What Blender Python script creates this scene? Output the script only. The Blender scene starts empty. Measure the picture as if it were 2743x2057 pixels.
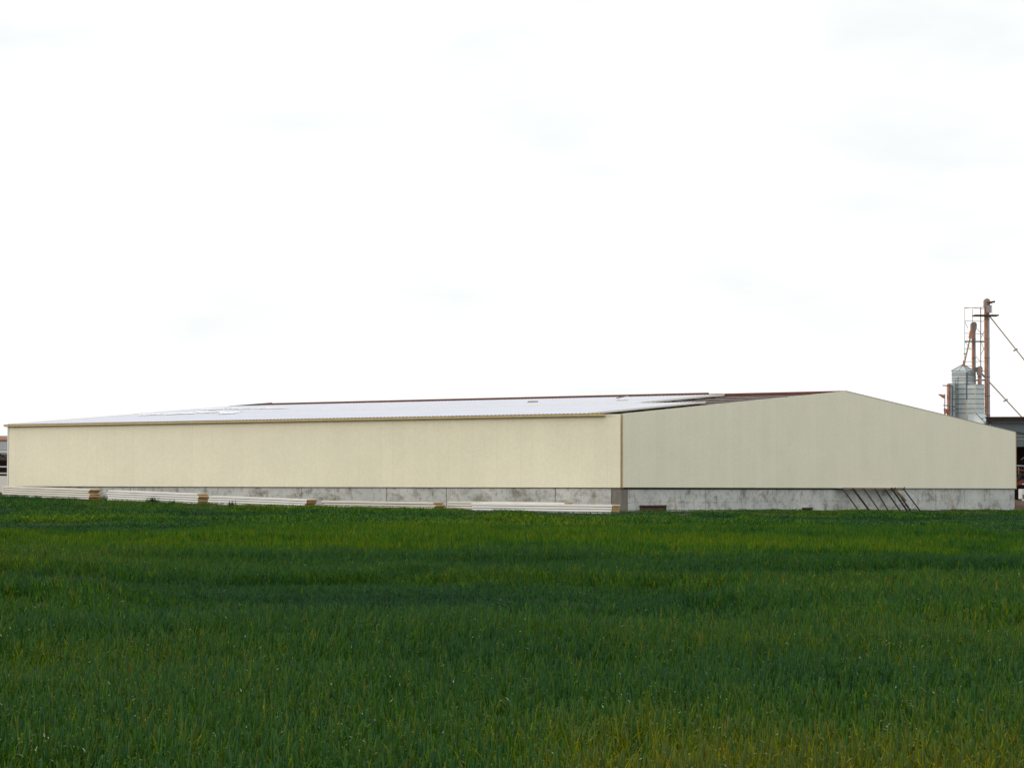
import bpy, math, random
import numpy as np
random.seed(7); RNG = np.random.default_rng(11)
sc = bpy.context.scene
# ------------------------------------------------------------------ camera
F_PX, PITCH, ROLL, EYE = 6567.95, .04218, .00241, 2.1
PW, PH = 2743., 2057.
cd = bpy.data.cameras.new('camera'); cam = bpy.data.objects.new('camera', cd)
sc.collection.objects.link(cam); sc.camera = cam
cd.sensor_fit = 'HORIZONTAL'; cd.sensor_width = 36.0; cd.lens = 36.0 * F_PX / PW
cd.clip_start = .5; cd.clip_end = 9000
from mathutils import Matrix, Vector
cam.matrix_world = (Matrix.Translation((0, 0, EYE)) @ Matrix.Rotation(math.pi/2 + PITCH, 4, 'X') @ Matrix.Rotation(ROLL, 4, 'Z'))
# ------------------------------------------------------------------ light
SUN_AZ, SUN_EL = math.radians(-84), math.radians(9)      # azimuth from +Y, clockwise positive: low sun on the left
w = bpy.data.worlds.new('World'); sc.world = w; w.use_nodes = True
nt = w.node_tree; nt.nodes.clear()
def N(t, **k):
    n = nt.nodes.new(t)
    for a, b in k.items(): setattr(n, a, b)
    return n
wo = N('ShaderNodeOutputWorld'); bg = N('ShaderNodeBackground'); bg.inputs['Strength'].default_value = .1
sky = N('ShaderNodeTexSky', sky_type='NISHITA', sun_disc=False); sky.sun_elevation = SUN_EL; sky.sun_rotation = SUN_AZ
tc = N('ShaderNodeTexCoord'); mp = N('ShaderNodeMapping'); mp.inputs['Scale'].default_value = (4.5, 4.5, 15)
nz = N('ShaderNodeTexNoise'); nz.inputs['Scale'].default_value = 2.2; nz.inputs['Detail'].default_value = 5; nz.inputs['Roughness'].default_value = .5
cr = N('ShaderNodeValToRGB'); cr.color_ramp.elements[0].position = .30; cr.color_ramp.elements[1].position = .66
cr.color_ramp.elements[0].color = (.935, .965, .975, 1); cr.color_ramp.elements[1].color = (1.12, 1.10, 1.07, 1)
sc_ = N('ShaderNodeMix', data_type='RGBA', blend_type='MULTIPLY'); sc_.inputs[0].default_value = 1; sc_.inputs[7].default_value = (10.6, 10.6, 10.6, 1)
mx = N('ShaderNodeMix', data_type='RGBA'); mx.inputs[0].default_value = .93
L_ = nt.links.new
L_(tc.outputs['Generated'], mp.inputs['Vector']); L_(mp.outputs[0], nz.inputs['Vector']); L_(nz.outputs['Fac'], cr.inputs[0])
L_(cr.outputs[0], sc_.inputs[6]); L_(sky.outputs[0], mx.inputs[6]); L_(sc_.outputs[2], mx.inputs[7]); L_(mx.outputs[2], bg.inputs[0]); L_(bg.outputs[0], wo.inputs[0])
sd = bpy.data.lights.new('sun', 'SUN'); sd.energy = .88; sd.angle = math.radians(10); sd.color = (1, .84, .66)
so = bpy.data.objects.new('sun', sd); sc.collection.objects.link(so)
sdir = Vector((math.sin(SUN_AZ)*math.cos(SUN_EL), math.cos(SUN_AZ)*math.cos(SUN_EL), math.sin(SUN_EL)))
so.rotation_euler = (-sdir).to_track_quat('-Z', 'Y').to_euler(); so.location = (-80, 20, 60)
sc.view_settings.view_transform = 'Standard'; sc.view_settings.look = 'None'; sc.view_settings.exposure = 0.0; sc.view_settings.gamma = 1
# ------------------------------------------------------------------ camera-ray helpers (turn a place in the photo into a point at a true distance)
def ray(px, py):
    X, Y = px - PW/2, -(py - PH/2)
    cr_, sr_ = math.cos(-ROLL), math.sin(-ROLL)
    X, Y = X*cr_ - Y*sr_, X*sr_ + Y*cr_
    c, s = math.cos(PITCH), math.sin(PITCH)
    return np.array([X/F_PX, c - s*Y/F_PX, s + c*Y/F_PX])
def pt(px, py, Y):
    r = ray(px, py); r = r * (Y / r[1]); return Vector((r[0], r[1], r[2] + EYE))
D0, TH = 160., .9451
P0 = np.array([.0446*D0, D0]); RV = np.array([math.cos(TH), math.sin(TH)]); LV = np.array([-math.sin(TH), math.cos(TH)])
SW, SL, SH, RISE = 61.05, 57.76, 4.808, 2.4864          # shed: gable width, length, cladding height, rise of the ridge
K = RISE/(SW/2)
def on_wall(px, py, u0):
    r = ray(px, py); t = (u0 + P0@RV)/(r[:2]@RV); p = t*r; q = p[:2]-P0
    return float(q@LV), float(p[2]) + EYE               # distance along the long wall, height
def on_gable(px, py, v0=0):
    r = ray(px, py); t = (v0 + P0@LV)/(r[:2]@LV); p = t*r; q = p[:2]-P0
    return float(q@RV), float(p[2]) + EYE
# ------------------------------------------------------------------ mesh helpers
class MB:
    def __init__(s): s.v = []; s.f = []
    def box(s, a, b):
        (x0, y0, z0), (x1, y1, z1) = a, b; n = len(s.v)
        s.v += [(x0,y0,z0),(x1,y0,z0),(x1,y1,z0),(x0,y1,z0),(x0,y0,z1),(x1,y0,z1),(x1,y1,z1),(x0,y1,z1)]
        s.f += [tuple(n+i for i in q) for q in ((0,3,2,1),(4,5,6,7),(0,1,5,4),(1,2,6,5),(2,3,7,6),(3,0,4,7))]; return s
    def hexa(s, pts):                                   # bottom four then top four
        n = len(s.v); s.v += [tuple(p) for p in pts]
        s.f += [tuple(n+i for i in q) for q in ((0,3,2,1),(4,5,6,7),(0,1,5,4),(1,2,6,5),(2,3,7,6),(3,0,4,7))]; return s
    def bar(s, a, b, w, h=None, n=4, taper=1):
        a, b = Vector(a), Vector(b); d = (b-a).normalized(); h = h or w
        up = Vector((0,0,1)) if abs(d.z) < .95 else Vector((0,1,0))
        sx = d.cross(up).normalized(); sy = sx.cross(d).normalized(); k = len(s.v)
        for p, t in ((a, 1), (b, taper)):
            for i in range(n):
                an = 2*math.pi*(i+.5)/n; c = 1/math.cos(math.pi/n) if n == 4 else 1
                s.v.append(tuple(p + sx*math.cos(an)*w/2*c*t + sy*math.sin(an)*h/2*c*t))
        s.f += [(k+i, k+(i+1)%n, k+n+(i+1)%n, k+n+i) for i in range(n)]
        s.f += [tuple(k+i for i in reversed(range(n))), tuple(k+n+i for i in range(n))]; return s
    def prism(s, poly, z0, z1, top=None):               # polygon in xy extruded (optionally to another polygon)
        k = len(s.v); n = len(poly); top = top or poly
        s.v += [(x, y, z0) for x, y in poly] + [(x, y, z1) for x, y in top]
        s.f += [(k+i, k+(i+1)%n, k+n+(i+1)%n, k+n+i) for i in range(n)]
        s.f += [tuple(k+i for i in reversed(range(n))), tuple(k+n+i for i in range(n))]; return s
    def build(s, name, mat, parent=None, bevel=0):
        me = bpy.data.meshes.new(name); me.from_pydata(s.v, [], s.f); me.update()
        import bmesh
        bm = bmesh.new(); bm.from_mesh(me); bmesh.ops.recalc_face_normals(bm, faces=bm.faces); bm.to_mesh(me); bm.free()
        me.materials.append(mat)
        o = bpy.data.objects.new(name, me); sc.collection.objects.link(o)
        if parent: o.parent = parent
        if bevel:
            m = o.modifiers.new('bevel', 'BEVEL'); m.width = bevel; m.segments = 2; m.limit_method = 'ANGLE'
        return o
def tag(o, label, cat, group=None, kind=None):
    if label: o['label'] = label
    if cat: o['category'] = cat
    if group: o['group'] = group
    if kind: o['kind'] = kind
    return o
def thing(name, label, cat, loc=(0,0,0), rz=0, group=None):
    o = bpy.data.objects.new(name, None); sc.collection.objects.link(o); o.location = loc; o.rotation_euler.z = rz; o.empty_display_size = .5
    return tag(o, label, cat, group)
# ------------------------------------------------------------------ materials
def mat(name, col, rough=.6, metal=0., var=.12, scale=2., bump=0., bscale=20., col2=None, stretch=(1,1,1), spec=.5):
    m = bpy.data.materials.new(name); m.use_nodes = True; t = m.node_tree; b = t.nodes['Principled BSDF']
    b.inputs['Roughness'].default_value = rough; b.inputs['Metallic'].default_value = metal; b.inputs['Specular IOR Level'].default_value = spec
    co = t.nodes.new('ShaderNodeTexCoord'); mpn = t.nodes.new('ShaderNodeMapping'); mpn.inputs['Scale'].default_value = stretch
    n1 = t.nodes.new('ShaderNodeTexNoise'); n1.inputs['Scale'].default_value = scale; n1.inputs['Detail'].default_value = 8; n1.inputs['Roughness'].default_value = .65
    r = t.nodes.new('ShaderNodeValToRGB'); r.color_ramp.elements[0].position = .3; r.color_ramp.elements[1].position = .7
    c2 = col2 or tuple(c*(1-var*2) for c in col); c1 = col if col2 else tuple(min(1, c*(1+var*.5)) for c in col)
    r.color_ramp.elements[0].color = (*c2, 1); r.color_ramp.elements[1].color = (*c1, 1)
    t.links.new(co.outputs['Object'], mpn.inputs[0]); t.links.new(mpn.outputs[0], n1.inputs['Vector']); t.links.new(n1.outputs['Fac'], r.inputs[0]); t.links.new(r.outputs[0], b.inputs['Base Color'])
    if bump:
        n2 = t.nodes.new('ShaderNodeTexNoise'); n2.inputs['Scale'].default_value = bscale; n2.inputs['Detail'].default_value = 6
        bp = t.nodes.new('ShaderNodeBump'); bp.inputs['Strength'].default_value = bump; bp.inputs['Distance'].default_value = .02
        t.links.new(mpn.outputs[0], n2.inputs['Vector']); t.links.new(n2.outputs['Fac'], bp.inputs['Height']); t.links.new(bp.outputs[0], b.inputs['Normal'])
    m['mix'] = 1
    return m
def clad_mat(name, col, axis):
    """pre-painted steel sandwich panels: each 1 m panel a hair different, faint dust, micro ribs"""
    m = mat(name, col, .42, 0, .03, .35, 0); t = m.node_tree; b = t.nodes['Principled BSDF']; ramp = [n for n in t.nodes if n.type == 'VALTORGB'][0]
    co = [n for n in t.nodes if n.type == 'TEX_COORD'][0]; sx = t.nodes.new('ShaderNodeSeparateXYZ'); t.links.new(co.outputs['Object'], sx.inputs[0])
    fl = t.nodes.new('ShaderNodeMath'); fl.operation = 'FLOOR'; t.links.new(sx.outputs[axis], fl.inputs[0])
    wn = t.nodes.new('ShaderNodeTexWhiteNoise'); wn.noise_dimensions = '1D'; t.links.new(fl.outputs[0], wn.inputs['W'])
    mr = t.nodes.new('ShaderNodeMapRange'); mr.inputs[3].default_value = .975; mr.inputs[4].default_value = 1.005; t.links.new(wn.outputs['Value'], mr.inputs[0])
    # fine grain of dust and weathering
    g = t.nodes.new('ShaderNodeTexNoise'); g.inputs['Scale'].default_value = 5.5; g.inputs['Detail'].default_value = 4; t.links.new(co.outputs['Object'], g.inputs['Vector'])
    gr = t.nodes.new('ShaderNodeMapRange'); gr.inputs[1].default_value = .3; gr.inputs[2].default_value = .7; gr.inputs[3].default_value = .955; gr.inputs[4].default_value = 1.03; t.links.new(g.outputs['Fac'], gr.inputs[0])
    # joint line between panels
    fr = t.nodes.new('ShaderNodeMath'); fr.operation = 'FRACT'; t.links.new(sx.outputs[axis], fr.inputs[0])
    lt = t.nodes.new('ShaderNodeMath'); lt.operation = 'LESS_THAN'; lt.inputs[1].default_value = .022; t.links.new(fr.outputs[0], lt.inputs[0])
    jr = t.nodes.new('ShaderNodeMapRange'); jr.inputs[3].default_value = 1; jr.inputs[4].default_value = .90; t.links.new(lt.outputs[0], jr.inputs[0])
    m1 = t.nodes.new('ShaderNodeMath'); m1.operation = 'MULTIPLY'; t.links.new(mr.outputs[0], m1.inputs[0]); t.links.new(gr.outputs[0], m1.inputs[1])
    m2 = t.nodes.new('ShaderNodeMath'); m2.operation = 'MULTIPLY'; t.links.new(m1.outputs[0], m2.inputs[0]); t.links.new(jr.outputs[0], m2.inputs[1])
    vm = t.nodes.new('ShaderNodeVectorMath'); vm.operation = 'SCALE'; t.links.new(ramp.outputs[0], vm.inputs[0]); t.links.new(m2.outputs[0], vm.inputs['Scale'])
    t.links.new(vm.outputs[0], b.inputs['Base Color'])
    return m
def concrete_mat(name):
    m = bpy.data.materials.new(name); m.use_nodes = True; t = m.node_tree; b = t.nodes['Principled BSDF']; b.inputs['Roughness'].default_value = .9
    def nn(ty, **k):
        n = t.nodes.new(ty)
        for a, v in k.items(): setattr(n, a, v)
        return n
    co = nn('ShaderNodeTexCoord'); lk = t.links.new
    def noise(scale, stretch, detail=6, rough=.6, w=0):
        mpn = nn('ShaderNodeMapping'); mpn.inputs['Scale'].default_value = stretch; mpn.inputs['Location'].default_value = (w, w*.7, w*1.3); lk(co.outputs['Object'], mpn.inputs[0])
        n = nn('ShaderNodeTexNoise'); n.inputs['Scale'].default_value = scale; n.inputs['Detail'].default_value = detail; n.inputs['Roughness'].default_value = rough; lk(mpn.outputs[0], n.inputs['Vector']); return n.outputs['Fac']
    def ramp(src, p0, c0, p1, c1):
        r = nn('ShaderNodeValToRGB'); r.color_ramp.elements[0].position = p0; r.color_ramp.elements[1].position = p1
        r.color_ramp.elements[0].color = (*c0, 1); r.color_ramp.elements[1].color = (*c1, 1); lk(src, r.inputs[0]); return r.outputs[0]
    def mul(a, c):
        x = nn('ShaderNodeMix', data_type='RGBA', blend_type='MULTIPLY'); x.inputs[0].default_value = 1; lk(a, x.inputs[6]); lk(c, x.inputs[7]); return x.outputs[2]
    base = ramp(noise(.35, (1,1,1.5)), .3, (.46,.475,.47), .7, (.64,.645,.62))
    a = mul(base, ramp(noise(.55, (1,1,1.6), 9, .8, 31), .37, (.50,.47,.40), .50, (1,1,1)))
    a = mul(a, ramp(noise(1.6, (1,1,.6), 9, .78), .36, (.50,.47,.43), .47, (1,1,1)))           # blotches
    a = mul(a, ramp(noise(2.2, (1,1,.16), 5, .7, 7), .27, (.55,.5,.44), .35, (1,1,1)))            # rain streaks
    a = mul(a, ramp(noise(9, (1,1,1), 4, .6, 3), .27, (.40,.37,.33), .37, (1,1,1)))              # pores and tie holes
    sz = nn('ShaderNodeSeparateXYZ'); lk(co.outputs['Object'], sz.inputs[0])                       # cast layer line with tie holes
    sb = nn('ShaderNodeMath', operation='SUBTRACT'); sb.inputs[1].default_value = 1.13; lk(sz.outputs[2], sb.inputs[0]); ab = nn('ShaderNodeMath', operation='ABSOLUTE'); lk(sb.outputs[0], ab.inputs[0])
    nz2 = nn('ShaderNodeMath', operation='MULTIPLY'); nz2.inputs[1].default_value = .035; lk(noise(1.3, (1,1,1), 3), nz2.inputs[0]); ad2 = nn('ShaderNodeMath', operation='ADD'); lk(ab.outputs[0], ad2.inputs[0]); lk(nz2.outputs[0], ad2.inputs[1])
    a = mul(a, ramp(ad2.outputs[0], .022, (.66,.64,.6), .032, (1,1,1)))
    a = mul(a, ramp(noise(.5, (1,1,.35), 4, .6, 19), .30, (.66,.56,.45), .37, (1,1,1)))           # rusty brown run-off
    lk(a, b.inputs['Base Color'])
    bp = nn('ShaderNodeBump'); bp.inputs['Strength'].default_value = .5; bp.inputs['Distance'].default_value = .03; lk(noise(6, (1,1,1), 8), bp.inputs['Height']); lk(bp.outputs[0], b.inputs['Normal'])
    return m
M = {
 'clad_y': clad_mat('cream_cladding', (.845,.81,.625), 1), 'clad_x': clad_mat('cream_gable_cladding', (.87,.84,.66), 0),
 'concrete': concrete_mat('weathered_concrete'), 'old_concrete': mat('stained_corner_concrete', (.24,.22,.19), .9, 0, .2, 3, .4, 12, (.15,.135,.11)),
 'ochre': mat('ochre_trim', (.48,.32,.10), .6, 0, .15, 3), 'cream_trim': mat('cream_trim', (.68,.64,.40), .5, 0, .06, 3),
 'dark': mat('dark_gap_steel', (.035,.03,.025), .8, 0, .2, 3), 'brown': mat('red_brown_primer', (.19,.065,.045), .7, 0, .2, 2, .2, 8),
 'brown_dark': mat('dark_primer', (.075,.045,.045), .7, 0, .2, 2), 'flange': mat('dusty_steel', (.40,.36,.37), .6, .2, .15, 2),
 'roof': mat('pale_roof_panel', (.74,.76,.84), .45, 0, .03, .3, 0, 5, None, (1,1,1)),
 'roof_edge': mat('roof_panel_edge', (.84,.81,.70), .6, 0, .05, 3),
 'film': mat('white_film', (.92,.93,.95), .3, 0, .02, 3),
 'white': mat('white_panel_steel', (.92,.92,.90), .4, 0, .04, 1.5), 'ivory': mat('ivory_panel_steel', (.84,.81,.73), .45, 0, .04, 1.5),
 'foam': mat('amber_foam', (.66,.42,.11), .9, 0, .2, 8, .4, 30, (.38,.19,.04)),
 'groove': mat('panel_side_groove', (.09,.085,.075), .8, 0, .15, 5),
 'wood': mat('weathered_timber', (.20,.16,.11), .9, 0, .25, 4, .3, 20), 'dark_wood': mat('dark_timber', (.045,.036,.028), .9, 0, .25, 4, .3, 20),
 'rust': mat('rusty_steel', (.11,.055,.035), .85, 0, .25, 5, .3, 20), 'soil': mat('brown_soil', (.17,.12,.085), 1, 0, .25, 1.5, .8, 6, (.09,.06,.04)),
 'galv': mat('galvanised_sheet', (.62,.69,.70), .45, .2, .10, 1.1, .15, 3, (.46,.53,.55)), 'galv_dark': mat('galvanised_dark', (.16,.18,.19), .55, .3, .2, 2),
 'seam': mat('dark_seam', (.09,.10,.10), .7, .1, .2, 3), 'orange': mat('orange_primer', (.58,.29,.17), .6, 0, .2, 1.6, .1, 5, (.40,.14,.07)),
 'leg_grey': mat('grey_leg_steel', (.40,.38,.40), .5, .2, .15, 2), 'thin': mat('weathered_scaffold_pipe', (.40,.36,.32), .6, .2, .15, 2), 'guy': mat('tan_pipe', (.36,.27,.18), .6, 0, .15, 2),
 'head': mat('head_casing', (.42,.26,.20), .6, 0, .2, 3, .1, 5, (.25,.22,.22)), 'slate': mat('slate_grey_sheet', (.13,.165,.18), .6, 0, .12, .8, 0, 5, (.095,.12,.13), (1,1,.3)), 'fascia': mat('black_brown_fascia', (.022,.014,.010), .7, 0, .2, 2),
 'rust_roof': mat('rust_roof', (.30,.15,.07), .8, 0, .2, 1), 'asb': mat('grey_roof_sheet', (.24,.25,.26), .8, 0, .12, 1.2),
 'pale': mat('pale_paint', (.72,.73,.72), .5, 0, .06, 2), 'yellow': mat('yellow_machine_paint', (.55,.36,.03), .5, 0, .12, 2), 'red': mat('faded_red_paint', (.22,.05,.035), .6, 0, .2, 3),
 'teal': mat('teal_grey_paint', (.12,.19,.20), .5, 0, .2, 3), 'tyre': mat('dark_rubber', (.02,.02,.02), .8),
}
for m_ in M.values():
    if 'mix' in m_: del m_['mix']
# ------------------------------------------------------------------ terrain
def vnoise(x, y, seed=0):
    xi = np.floor(x).astype(np.int64); yi = np.floor(y).astype(np.int64); fx = x-xi; fy = y-yi
    fx = fx*fx*(3-2*fx); fy = fy*fy*(3-2*fy)
    def h(a, b):
        n = (a*374761393 + b*668265263 + seed*1442695041) & 0xffffffff
        n = ((n ^ (n >> 13))*1274126177) & 0xffffffff
        return ((n ^ (n >> 16)) & 0xffff)/65535.
    return (h(xi,yi)*(1-fx)+h(xi+1,yi)*fx)*(1-fy)+(h(xi,yi+1)*(1-fx)+h(xi+1,yi+1)*fx)*fy
def fbm(x, y, o=3, seed=0):
    a = 0; s = 1; t = 0
    for i in range(o): a = a+s*vnoise(x*2**i, y*2**i, seed+i); t += s; s *= .5
    return a/t
def loc_uv(x, y):
    dx, dy = x-P0[0], y-P0[1]; return dx*RV[0]+dy*RV[1], dx*LV[0]+dy*LV[1]
def bdist(x, y):                                          # distance outside the shed's footprint (negative inside)
    u, v = loc_uv(x, y); du = np.maximum(-u, u-SW); dv = np.maximum(-v, v-SL)
    return np.where((du > 0) & (dv > 0), np.hypot(np.maximum(du,0), np.maximum(dv,0)), np.maximum(du, dv))
def canopy(x, y):
    u, v = loc_uv(x, y); d = bdist(x, y); near = np.exp(-(np.maximum(d,0)/26)**2)
    vv = np.clip(v, 0, 62)
    rise = np.interp(vv, [0, 13, 24, 35, 44, 50, 55, 62], [.13, .24, .33, .46, .68, .85, 1.0, 1.15])*near
    rgt = -.0055*np.clip(u, 0, 62)*near*(v < 6)
    far = np.clip((d-2)/10, 0, 1)*np.clip((np.hypot(x, y))/30, .35, 1)
    und = .46*(fbm(x/11+9, y/5.5+3, 3, 5)-.5) + .10*(vnoise(x/2.2, y/1.1, 9)-.5)
    return .60 + rise + rgt + und*far*np.clip(d/30, .3, 1)
def plant_h(x, y):
    d = bdist(x, y); t = np.clip((d-1.0)/9, 0, 1)
    return .16 + .46*t
def ground_z(x, y):
    d = bdist(x, y); g = canopy(x, y)-plant_h(x, y)
    back = np.clip((y-200)/30, 0, 1)*np.clip((d-1)/6, 0, 1)
    return g*(1-back) + .3*back
def axis(fine0, fine1, step, far):
    a = list(np.arange(fine0, fine1+.01, step)); s = step; x = fine1
    hi = []
    while x < far[1]: s *= 1.5; x += s; hi.append(x)
    s = step; x = fine0; lo = []
    while x > far[0]: s *= 1.5; x -= s; lo.append(x)
    return np.array(sorted(lo)+a+hi)
xs = axis(-66, 84, 1.2, (-4000, 4000)); ys = axis(4, 262, 1.2, (-400, 7000))
GX, GY = np.meshgrid(xs, ys); GZ = ground_z(GX, GY); nx, ny = len(xs), len(ys)
me = bpy.data.meshes.new('ground'); vs = np.stack([GX, GY, GZ], -1).reshape(-1, 3)
ii = (np.arange(ny-1)[:, None]*nx + np.arange(nx-1)[None]).ravel(); fs = np.stack([ii, ii+1, ii+nx+1, ii+nx], 1)
def fast_mesh(me, v, f):
    me.vertices.add(len(v)); me.vertices.foreach_set('co', v.astype(np.float32).ravel())
    me.loops.add(f.size); me.loops.foreach_set('vertex_index', f.astype(np.int32).ravel())
    me.polygons.add(len(f)); me.polygons.foreach_set('loop_start', (np.arange(len(f))*f.shape[1]).astype(np.int32))
    me.update(calc_edges=True)
fast_mesh(me, vs, fs)
gm = mat('field_soil', (.030,.045,.014), 1, 0, .2, .5, .6, 5, (.045,.040,.018)); me.materials.append(gm)
go = bpy.data.objects.new('ground', me); sc.collection.objects.link(go); go['kind'] = 'structure'
# ------------------------------------------------------------------ wheat: one countless crop, built stem by stem
def blade(segs, L, wd, az, lean0, bend, z0=0., x0=0., y0=0.):
    """ribbon leaf: returns verts, quads"""
    v = []; p = np.array([x0, y0, z0]); ang = lean0; d = np.array([math.cos(az), math.sin(az)]); n = np.array([-d[1], d[0], 0])
    for i in range(segs+1):
        t = i/segs; ww = wd*(1-t)**.6*(.75+.5*t)+.0006
        v += [p-n*ww/2, p+n*ww/2]
        p = p + np.array([d[0]*math.sin(ang), d[1]*math.sin(ang), math.cos(ang)])*L/segs; ang += bend/segs
    return v, [(2*i, 2*i+1, 2*i+3, 2*i+2) for i in range(segs)]
def ear(z0, L, wd, rings):
    v = []; f = []; k = 3
    prof = [(0, .45), (.35, 1), (.75, .8), (1, .12)] if rings == 3 else [(0, .6), (.5, 1), (1, .1)]
    for t, s in prof:
        for i in range(k): a = 2*math.pi*i/k; v.append(np.array([math.cos(a)*wd*s/2, math.sin(a)*wd*s/2, z0+t*L]))
    for r in range(len(prof)-1): f += [(r*k+i, r*k+(i+1)%k, (r+1)*k+(i+1)%k, (r+1)*k+i) for i in range(k)]
    return v, f
def template(lod, rnd):
    V, Fc, A = [], [], []
    def add(vf, part):
        v, f = vf; n = len(V); V.extend(v); Fc.extend([tuple(n+i for i in q) for q in f]); A.extend([part]*len(v))
    h = rnd.uniform(.86, 1.04)
    if lod == 0:
        add(blade(1, h*.62*.8, .006, rnd.uniform(0, 6.3), 0, 0), 0)
        if rnd.random() < .8: add(ear(h*.62-.08, .095, .014, 3), 1)
        add(blade(2, rnd.uniform(.035, .07), .011, rnd.choice([0, 3.1, 1.2, 4.4])+rnd.uniform(-.5, .5), rnd.uniform(.9, 1.3), .9, h*rnd.uniform(.50, .60)), .2)
        for i in range(4):
            add(blade(3, rnd.uniform(.12, .22), rnd.uniform(.007, .012), rnd.uniform(0, 6.3), rnd.uniform(.05, .5), rnd.choice([.2, .6, 1.3, 2.3]), rnd.uniform(.24, .46)), 0)
    elif lod == 1:
        if rnd.random() < .65: add(ear(h*.62-.09, .10, .016, 2), 1)
        if rnd.random() < .6: add(blade(1, rnd.uniform(.04, .09), .014, rnd.uniform(0, 6.3), 1.3, .5, h*rnd.uniform(.48, .56)), .2)
        for i in range(4): add(blade(2, rnd.uniform(.13, .22), rnd.uniform(.012, .020), rnd.uniform(0, 6.3), rnd.uniform(.1, .6), rnd.choice([.2, .6, 1.2, 1.8]), rnd.uniform(.24, .46), rnd.uniform(-.04,.04), rnd.uniform(-.04,.04)), 0)
    elif lod == 3:
        for i in range(3): add(blade(1, rnd.uniform(.12, .2), rnd.uniform(.05, .09), rnd.uniform(0, 6.3), rnd.uniform(.2, 1.1), 0, rnd.uniform(.25, .46), rnd.uniform(-.14,.14), rnd.uniform(-.14,.14)), 0)
    else:
        for i in range(4): add(blade(1, rnd.uniform(.15, .26), rnd.uniform(.025, .045), rnd.uniform(0, 6.3), rnd.uniform(.0, .8), 0, rnd.uniform(.2, .42), rnd.uniform(-.14,.14), rnd.uniform(-.14,.14)), 0)
    return np.array(V), np.array(Fc), np.array(A, float)
rnd = random.Random(3)
allv, allf, alla, off = [], [], [], 0
def strip(y0, y1, dens, lod, ntpl):
    global off
    tpl = [template(lod, rnd) for _ in range(ntpl)]
    hw = lambda y: .222*y+2.5
    n = int(dens*(y1-y0)*2*hw(y1)); y = RNG.uniform(y0, y1, n); x = RNG.uniform(-hw(y1), hw(y1), n)
    ok = (np.abs(x) < hw(y)) & (bdist(x, y) > .25); x, y = x[ok], y[ok]
    u, v = loc_uv(x, y)
    ok = ~((u < -1.3) & (u > -3.25) & (v > -1.4) & (v < 55.6)); x, y = x[ok], y[ok]   # nothing grows through the panel stacks
    u, v = loc_uv(x, y); ok = (v < 30) & (u < 64) | (u < 0); x, y = x[ok], y[ok]
    thin = fbm(x/.9+40, y/.8, 3, 21); ok = RNG.random(len(x)) < np.clip((thin-.24)*3.0, .15, 1); x, y = x[ok], y[ok]
    z = ground_z(x, y); sc_h = plant_h(x, y)/.62*RNG.uniform(.80, 1.1, len(x))
    wx = 4.5*(fbm(x/9, y/12, 3, 77)-.5)
    sk = fbm(x/8+5, (y+.10*x)/(1.6+.035*y)*1.0+wx, 3, 61); sk = np.clip((sk-.50)/.16, 0, 1); sk = sk*sk*(3-2*sk)*np.clip((y-18)/14, .25, 1)
    sc_h = sc_h*(1-.46*sk)*np.where(bdist(x, y) < 3, .55+1.3*fbm(x/.8, y/.8, 2, 13)**1.5, 1)
    az = RNG.uniform(0, 2*math.pi, len(x)); wind = .14*(vnoise(x/4, y/3, 33)-.45)
    lx = RNG.normal(0, .09, len(x))+wind; ly = RNG.normal(0, .09, len(x))
    # species colour: big patches (ripe olive / blue-green) plus each plant's own
    dist = np.hypot(x, y)
    patch = .85*(fbm((x+.8*y)/10+3, (y-.3*x)/13+8, 4, 41)-.5)
    patch += .13*np.exp(-((y-82-.25*x)/26)**2)*np.clip(.7-x/30, .25, 1) - .10*np.exp(-((y-148)/16)**2) + .70*np.exp(-((y-12.5)/4.6)**2)*np.clip((x+.5)/1.4, 0, 1) - .06*np.exp(-((y-42)/8)**2)
    fleck = RNG.random(len(x))
    tint = np.clip(.46+patch-.17*sk+.30*(fbm(x/2.6, y/1.8, 3, 91)-.5)+RNG.normal(0, .20, len(x)), 0, 1)
    pick = RNG.integers(0, ntpl, len(x))
    for k, (V, Fc, A) in enumerate(tpl):
        s = pick == k; m = int(s.sum())
        if not m: continue
        c, sn = np.cos(az[s])[:, None], np.sin(az[s])[:, None]; hh = sc_h[s][:, None]; wsc = np.minimum(1.25, np.maximum(.8, hh))
        X = V[None, :, 0]*wsc; Y = V[None, :, 1]*wsc; Z = V[None, :, 2]*hh
        PX = X*c-Y*sn+x[s][:, None]+Z*lx[s][:, None]; PY = X*sn+Y*c+y[s][:, None]+Z*ly[s][:, None]; PZ = Z+z[s][:, None]-.01
        allv.append(np.stack([PX, PY, PZ], -1).reshape(-1, 3).astype(np.float32))
        allf.append((Fc[None]+(np.arange(m)*len(V))[:, None, None]+off).reshape(-1, 4).astype(np.int32)); off += m*len(V)
        a = np.empty((m, len(V), 4), np.float32); a[..., 0] = tint[s][:, None]; a[..., 1] = A[None]; a[..., 2] = fleck[s][:, None]; a[..., 3] = V[None, :, 2]
        alla.append(a.reshape(-1, 4))
strip(11.0, 30, 400, 0, 18)
strip(30, 62, 250, 1, 16)
strip(62, 112, 85, 2, 12)
strip(112, 215, 58, 3, 12)
me = bpy.data.meshes.new('wheat_crop'); fast_mesh(me, np.concatenate(allv), np.concatenate(allf))
at = me.attributes.new('crop', 'FLOAT_COLOR', 'POINT'); at.data.foreach_set('color', np.concatenate(alla).ravel())
print('wheat faces', len(me.polygons)); del allv, allf, alla
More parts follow.
